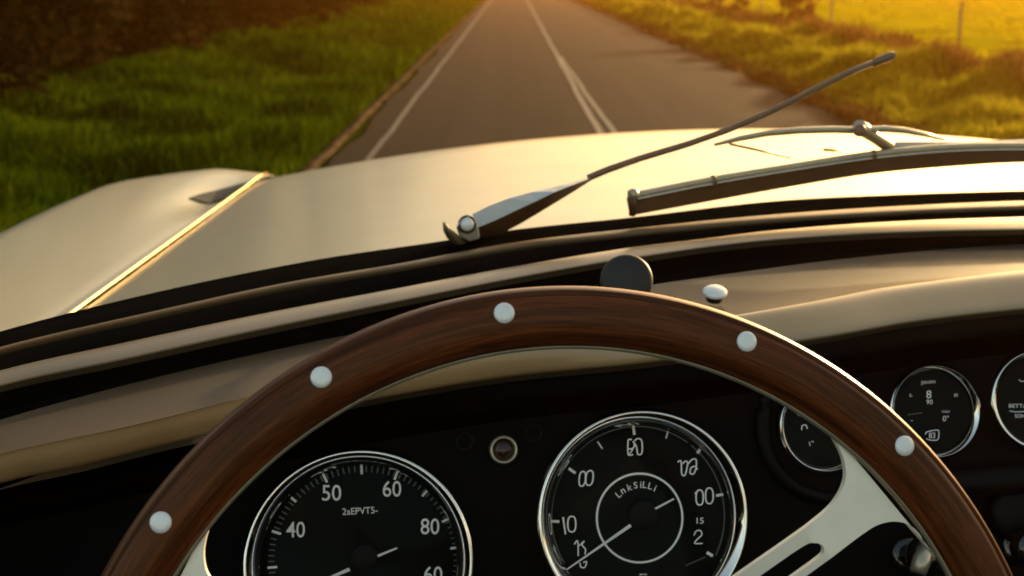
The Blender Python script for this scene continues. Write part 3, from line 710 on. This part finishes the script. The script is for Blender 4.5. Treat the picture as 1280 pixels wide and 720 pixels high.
# ragged soil edge on the left
vs = []; ws = 7
ye = [1.0+.09*i for i in range(560)]
for y in ye:
    j = .025*math.sin(y*.9)+.012*math.sin(y*3.1+1)+.03*rnd.uniform(-1, 1)
    for i in range(ws):
        t = i/(ws-1); vs.append((-1.40+.35*j+t*(.08-.3*j), y, .015+.012*math.sin(math.pi*t)+.018*rnd.random()))
soil = mesh('soil_edge', vs, [(j*ws+i, j*ws+i+1, (j+1)*ws+i+1, (j+1)*ws+i) for j in range(len(ye)-1) for i in range(ws-1)], pbr('pale_soil', (.10, .068, .040), .9, var=.55, nscale=9, bump=.8, bscale=40, bdist=.02, spec=0)); tag(soil, kind='structure')

# grass blades
def blades(name, n, xr, yr, hh, ww, mat, seedfn=None, pw=1.0, lean=(.0, .0)):
    u = rng.random(n); Y = 1/((1/yr[0])*(1-u)**1 + (1/yr[1])*u) if pw == 1 else yr[0]*(yr[1]/yr[0])**u
    X = rng.uniform(xr[0], xr[1], n)
    clump = np.sin(X*2.1+np.sin(Y*1.3)*2)*np.sin(Y*1.7+X*.6)+.6*np.sin(X*5.3-Y*3.1)
    keep = rng.random(n) <   .65+.25*clump; X, Y, clump = X[keep], Y[keep], clump[keep]; n = len(X)
    Z = hgt(X, Y); dist = np.hypot(X, Y)
    w = ww*(1+dist/9)*rng.uniform(.6, 1.4, n); h = hh*(.6+.6*rng.random(n)+.5*clump)*(1+dist/70)
    if seedfn is not None: h *= seedfn(X, Y)
    an = rng.uniform(0, math.pi*2, n); la = rng.uniform(0, .75, n)*h; ld = rng.uniform(0, math.pi*2, n)
    dx, dy = np.cos(an)*w/2, np.sin(an)*w/2; lx, ly = np.cos(ld)*la+lean[0]*h, np.sin(ld)*la+lean[1]*h
    base = np.stack([X, Y, Z-.02], -1); V_ = np.zeros((n, 5, 3))
    V_[:, 0] = base+np.stack([-dx, -dy, 0*X], -1); V_[:, 1] = base+np.stack([dx, dy, 0*X], -1)
    mid = base+np.stack([lx*.35, ly*.35, h*.6], -1)
    V_[:, 2] = mid+np.stack([dx*.7, dy*.7, 0*X], -1); V_[:, 3] = mid-np.stack([dx*.7, dy*.7, 0*X], -1)
    V_[:, 4] = base+np.stack([lx, ly, h*(1-.25*(la/np.maximum(h, 1e-6)))], -1)
    me = bpy.data.meshes.new(name); me.vertices.add(n*5); me.vertices.foreach_set('co', V_.reshape(-1).astype(np.float32))
    me.loops.add(n*7); k = np.arange(n)*5
    li = np.stack([k, k+1, k+2, k+3, k+3, k+2, k+4], -1).reshape(-1); me.loops.foreach_set('vertex_index', li.astype(np.int32))
    me.polygons.add(n*2); st = (np.arange(n)[:, None]*7+np.array([0, 4])[None]).reshape(-1)
    me.polygons.foreach_set('loop_start', st.astype(np.int32)); me.update(calc_edges=True); me.validate()
    return tag(link(name, me, mat, smooth=False), kind='stuff')
def leafmat(name, c0, c1, c2, trans=.35, scale=.7):
    t = NT(name); co = t.coord(); g = t.n('ShaderNodeNewGeometry'); n = t.noise(scale, 5, co)
    ad = t.n('ShaderNodeMath', operation='MULTIPLY_ADD'); t.l(g.outputs['Random Per Island'], ad.inputs[0]); ad.inputs[1].default_value = .45; t.l(n.outputs[0], ad.inputs[2])
    c = t.ramp(ad.outputs[0], [(.45, c0), (.72, c1), (1.0, c2)])
    d_ = t.n('ShaderNodeBsdfDiffuse'); tr = t.n('ShaderNodeBsdfTranslucent'); t.l(c, d_.inputs[0]); t.l(c, tr.inputs[0])
    mx = t.n('ShaderNodeMixShader'); mx.inputs[0].default_value = trans; t.l(d_.outputs[0], mx.inputs[1]); t.l(tr.outputs[0], mx.inputs[2]); t.l(mx.outputs[0], t.out.inputs[0]); return t.m
GL = leafmat('verge_grass', (.011, .030, .001), (.028, .060, .002), (.085, .115, .004))
GR = leafmat('sunny_grass', (.08, .09, .005), (.19, .18, .008), (.32, .26, .02), .62)
GD = leafmat('dry_weeds', (.05, .022, .008), (.11, .055, .016), (.19, .11, .03), .4)
blades('verge_grass', 250000, (-5.6, -1.42), (2.4, 110), .15, .008, GL)
blades('roadside_grass', 120000, (3.25, 4.9), (4, 120), .15, .009, GR, lambda X, Y: np.clip(.35+(X-3.1)*.9, .3, 1.1))
blades('dry_weeds', 42000, (4.7, 5.5), (5, 120), .22, .010, GD)
blades('dead_grass', 40000, (3.02, 3.5), (4, 120), .07, .009, GD)
blades('field_crop', 90000, (5.5, 30), (9, 140), .055, .016, leafmat('field_crop', (.16, .18, .002), (.22, .22, .002), (.28, .25, .003), .5, .15))

# trees -------------------------------------------------------------
BARK = pbr('bark', (.07, .045, .028), .9, var=.4, nscale=14, bump=.8, bscale=30, bdist=.03, spec=.1)
def leafmesh(name, pts, size, mat, parent):
    n = len(pts); P = np.array(pts); a = rng.normal(size=(n, 3)); a /= np.linalg.norm(a, axis=1)[:, None]
    b = np.cross(a, rng.normal(size=(n, 3))); b /= np.linalg.norm(b, axis=1)[:, None]; s = size*rng.uniform(.5, 1.4, n)[:, None]
    V_ = np.stack([P-a*s, P+b*s*.55, P+a*s, P-b*s*.55], 1).reshape(-1, 3)
    me = bpy.data.meshes.new(name); me.vertices.add(n*4); me.vertices.foreach_set('co', V_.reshape(-1).astype(np.float32))
    me.loops.add(n*4); me.loops.foreach_set('vertex_index', np.arange(n*4, dtype=np.int32)); me.polygons.add(n); me.polygons.foreach_set('loop_start', np.arange(0, n*4, 4, dtype=np.int32))
    me.update(calc_edges=True); o = bpy.data.objects.new(name, me); C.objects.link(o); me.materials.append(mat); o.parent = parent; return o
def tree(kind, h, spread, nleaf, lmat, base_leaf=0.0, size=.075):
    t = bpy.data.objects.new(kind, None); C.objects.link(t)
    mb = MB(); r0 = h*.022
    trunk = [Vector((0, 0, -.2))]; 
    for i in range(1, 7): trunk.append(Vector((rnd.uniform(-.06, .06)*i, rnd.uniform(-.06, .06)*i, h*.85*i/6)))
    mb.tube(trunk, [r0*(1-.13*i) for i in range(7)], 9)
    tips = []
    for k in range(11):
        z = h*rnd.uniform(.18, .8); a = rnd.uniform(0, 2*math.pi); L = spread*rnd.uniform(.5, 1.0)*(1.1-.5*z/h)
        i = min(5, int(z/(h*.85)*6)); f = z/(h*.85)*6-i; p0 = trunk[i].lerp(trunk[i+1], f)
        d_ = Vector((math.cos(a), math.sin(a), rnd.uniform(.15, .8))).normalized()
        p1 = p0+d_*L*.5; p2 = p1+(d_+Vector((rnd.uniform(-.4, .4), rnd.uniform(-.4, .4), .2))).normalized()*L*.5
        mb.tube([p0, p1, p2], [r0*.4, r0*.25, r0*.08], 6); tips += [p1, p2, p1.lerp(p2, .5)]
    tips.append(trunk[-1])
    tr = mb.build('trunk', BARK); tr.parent = t
    pts = []
    cl = [(p, rnd.uniform(.35, .8)) for p in tips for _ in range(2)]
    for k in range(int(base_leaf*10)): cl.append((Vector((rnd.uniform(-1, 1)*spread*.7, rnd.uniform(-1, 1)*spread*.7, rnd.uniform(.1, h*.35))), rnd.uniform(.3, .6)))
    for q in range(nleaf):
        c, r = cl[rnd.randrange(len(cl))]; dvec = Vector((rnd.gauss(0, 1), rnd.gauss(0, 1), rnd.gauss(0, .8))); dvec = dvec.normalized()*r*rnd.random()**.5*spread*.42
        p = c+dvec; 
        if p.z > .05: pts.append(tuple(p))
    leafmesh('crown', pts, size, lmat, t); return t
def copytree(o):
    c = o.copy(); C.objects.link(c)
    for ch in o.children:
        d_ = ch.copy(); C.objects.link(d_); d_.parent = c
    return c
LD = leafmat('autumn_hedge_leaves', (.006, .006, .0025), (.014, .012, .004), (.045, .027, .008), .3, .5)
LB = leafmat('russet_leaves', (.05, .022, .008), (.10, .04, .012), (.16, .075, .02), .4, .8)
protos = [tree('hedgerow_tree', 6.2, 1.9, 7000, LD, 2.4), tree('hedgerow_tree', 5.2, 1.7, 6500, LD, 2.8), tree('hedgerow_tree', 7.0, 2.1, 7500, LD, 2.2)]
words = ['nearest the car', 'second from the car', 'third from the car', 'fourth from the car', 'fifth from the car', 'sixth from the car', 'seventh from the car', 'eighth from the car', 'ninth from the car', 'tenth from the car', 'eleventh from the car', 'twelfth from the car', 'thirteenth from the car', 'fourteenth from the car', 'fifteenth from the car', 'sixteenth from the car']
used = set()
Yt = [8.5, 11.0, 13.8, 16.8, 20.2, 24, 28, 32.5, 37.5, 43, 49, 56, 64, 73, 84, 97]
for i, y in enumerate(Yt):
    k = i % 3; o = protos[k] if k not in used else copytree(protos[k]); used.add(k)
    x = -5.9+rnd.uniform(-.35, .3); o.location = (x, y, .25); o.rotation_euler = (0, 0, rnd.uniform(0, 6.28)); s = rnd.uniform(.85, 1.15); o.scale = (s, s, s)
    tag(o, 'dark bushy tree in the hedge left of the lane, ' + words[i], 'tree', 'hedgerow trees left of the lane')
hb_ = tree('hedge_shrub', 1.7, .9, 5200, LD, 3.5, .055)
Ys = [7.2, 9.2, 11.3, 13.4, 15.6, 18, 20.5, 23.2, 26, 29, 32.5, 36.5, 41, 46, 52, 59]
for i, y in enumerate(Ys):
    o = hb_ if i == 0 else copytree(hb_); o.location = (-5.05+rnd.uniform(-.25, .2), y, .2); o.rotation_euler = (0, 0, rnd.uniform(0, 6.28)); s = rnd.uniform(.8, 1.25); o.scale = (s*1.1, s*1.3, s)
    tag(o, 'low brown shrub at the foot of the left hedge, ' + words[i], 'shrub', 'shrubs along the foot of the left hedge')
# right side
bs = tree('russet_bush', 2.3, 1.15, 4500, LB, 4, .07); bs.location = (6.0, 25.5, .2); bs.scale = (.45, .45, .45)
tag(bs, 'round reddish brown bush at the field edge right of the road', 'bush')
rb = tree('field_edge_shrub', 1.3, .9, 3000, LB, 4, .06)
for i, (x, y, lab) in enumerate(((5.35, 29, 'nearer'), (5.45, 33, 'middle'), (5.6, 38, 'farther'))):
    o = rb if i == 0 else copytree(rb); o.location = (x, y, .2); o.scale = (.4, .9, .42)
    tag(o, 'low brown shrub beside the right fence, the ' + lab + ' of three', 'shrub', 'shrubs beside the right fence')
fence = empty('wire_fence', (5.9, 20, .2), 'weathered wooden post and wire fence between right verge and field', 'fence')
POST = pbr('weathered_wood', (.22, .14, .06), .85, var=.3, nscale=20, spec=.2)
fy = [9+6.0*i for i in range(14)]
for y in fy:
    x = 5.45+rnd.uniform(-.04, .04); z = float(hgt(np.array([x]), np.array([y]))[0])
    MB().tube([(x, y, z-.2), (x+rnd.uniform(-.03, .03), y, z+.8)], [.024, .021], 8).build('post', POST, fence)
for h_ in (.4, .65, .88):
    MB().tube([(5.45, y, h_+.2-(.03 if i % 2 else 0)) for i, y in enumerate([9+1.5*i for i in range(53)])], .0018, 4).build('wire', POST, fence)

# ------------------------------------------------------------------ haze
HAZE = True
if HAZE:
    hb3 = MB(); hb3.box((0, 280, 6.0), (520, 0, 0), (0, 340, 0), (0, 0, 8.2)); hz_o = hb3.build('haze', None, smooth=False); tag(hz_o, kind='stuff')
    t = NT('haze'); pv = t.n('ShaderNodeVolumePrincipled'); pv.inputs['Color'].default_value = (1, .42, .05, 1); pv.inputs['Density'].default_value = .0014; pv.inputs['Anisotropy'].default_value = .75
    t.l(pv.outputs[0], t.out.inputs['Volume']); hz_o.data.materials.append(t.m)

# ------------------------------------------------------------------ light, sky, camera
w = bpy.data.worlds.new('World'); sc.world = w; w.use_nodes = True; nt = w.node_tree; bg = nt.nodes['Background']
sky = nt.nodes.new('ShaderNodeTexSky'); sky.sky_type = 'NISHITA'; sky.sun_disc = False; sky.sun_elevation = SUN_EL; sky.sun_rotation = SUN_AZ; sky.dust_density = 4; sky.air_density = 1.0
mx = nt.nodes.new('ShaderNodeMix'); mx.data_type = 'RGBA'; mx.blend_type = 'MULTIPLY'; mx.inputs[0].default_value = 1; mx.inputs[7].default_value = (1, .885, .70, 1)
nt.links.new(sky.outputs[0], mx.inputs[6]); nt.links.new(mx.outputs[2], bg.inputs[0]); bg.inputs[1].default_value = .14
sd = bpy.data.lights.new('sun', 'SUN'); sd.energy = 3.2; sd.angle = math.radians(.6); sd.color = (1, .70, .34)
so_ = bpy.data.objects.new('sun', sd); C.objects.link(so_)
sv = Vector((math.sin(SUN_AZ)*math.cos(SUN_EL), math.cos(SUN_AZ)*math.cos(SUN_EL), math.sin(SUN_EL)))
so_.rotation_euler = sv.to_track_quat('Z', 'Y').to_euler()
cd_ = bpy.data.cameras.new('camera'); co_ = bpy.data.objects.new('camera', cd_); C.objects.link(co_); co_.location = O_
co_.rotation_euler = (math.pi/2-PITCH, 0, 0); cd_.sensor_width = 36; cd_.lens = FPX/1280*36; cd_.clip_start = .02; cd_.clip_end = 3000
cd_.dof.use_dof = True; cd_.dof.focus_distance = .60; cd_.dof.aperture_fstop = 14
sc.camera = co_
vs_ = sc.view_settings; vs_.view_transform = 'Standard'; vs_.look = 'None'; vs_.exposure = 1.65; vs_.gamma = 1
sc.cycles.volume_max_steps = 64; sc.cycles.max_bounces = 8; sc.cycles.transparent_max_bounces = 12
sc.cycles.use_denoising = True
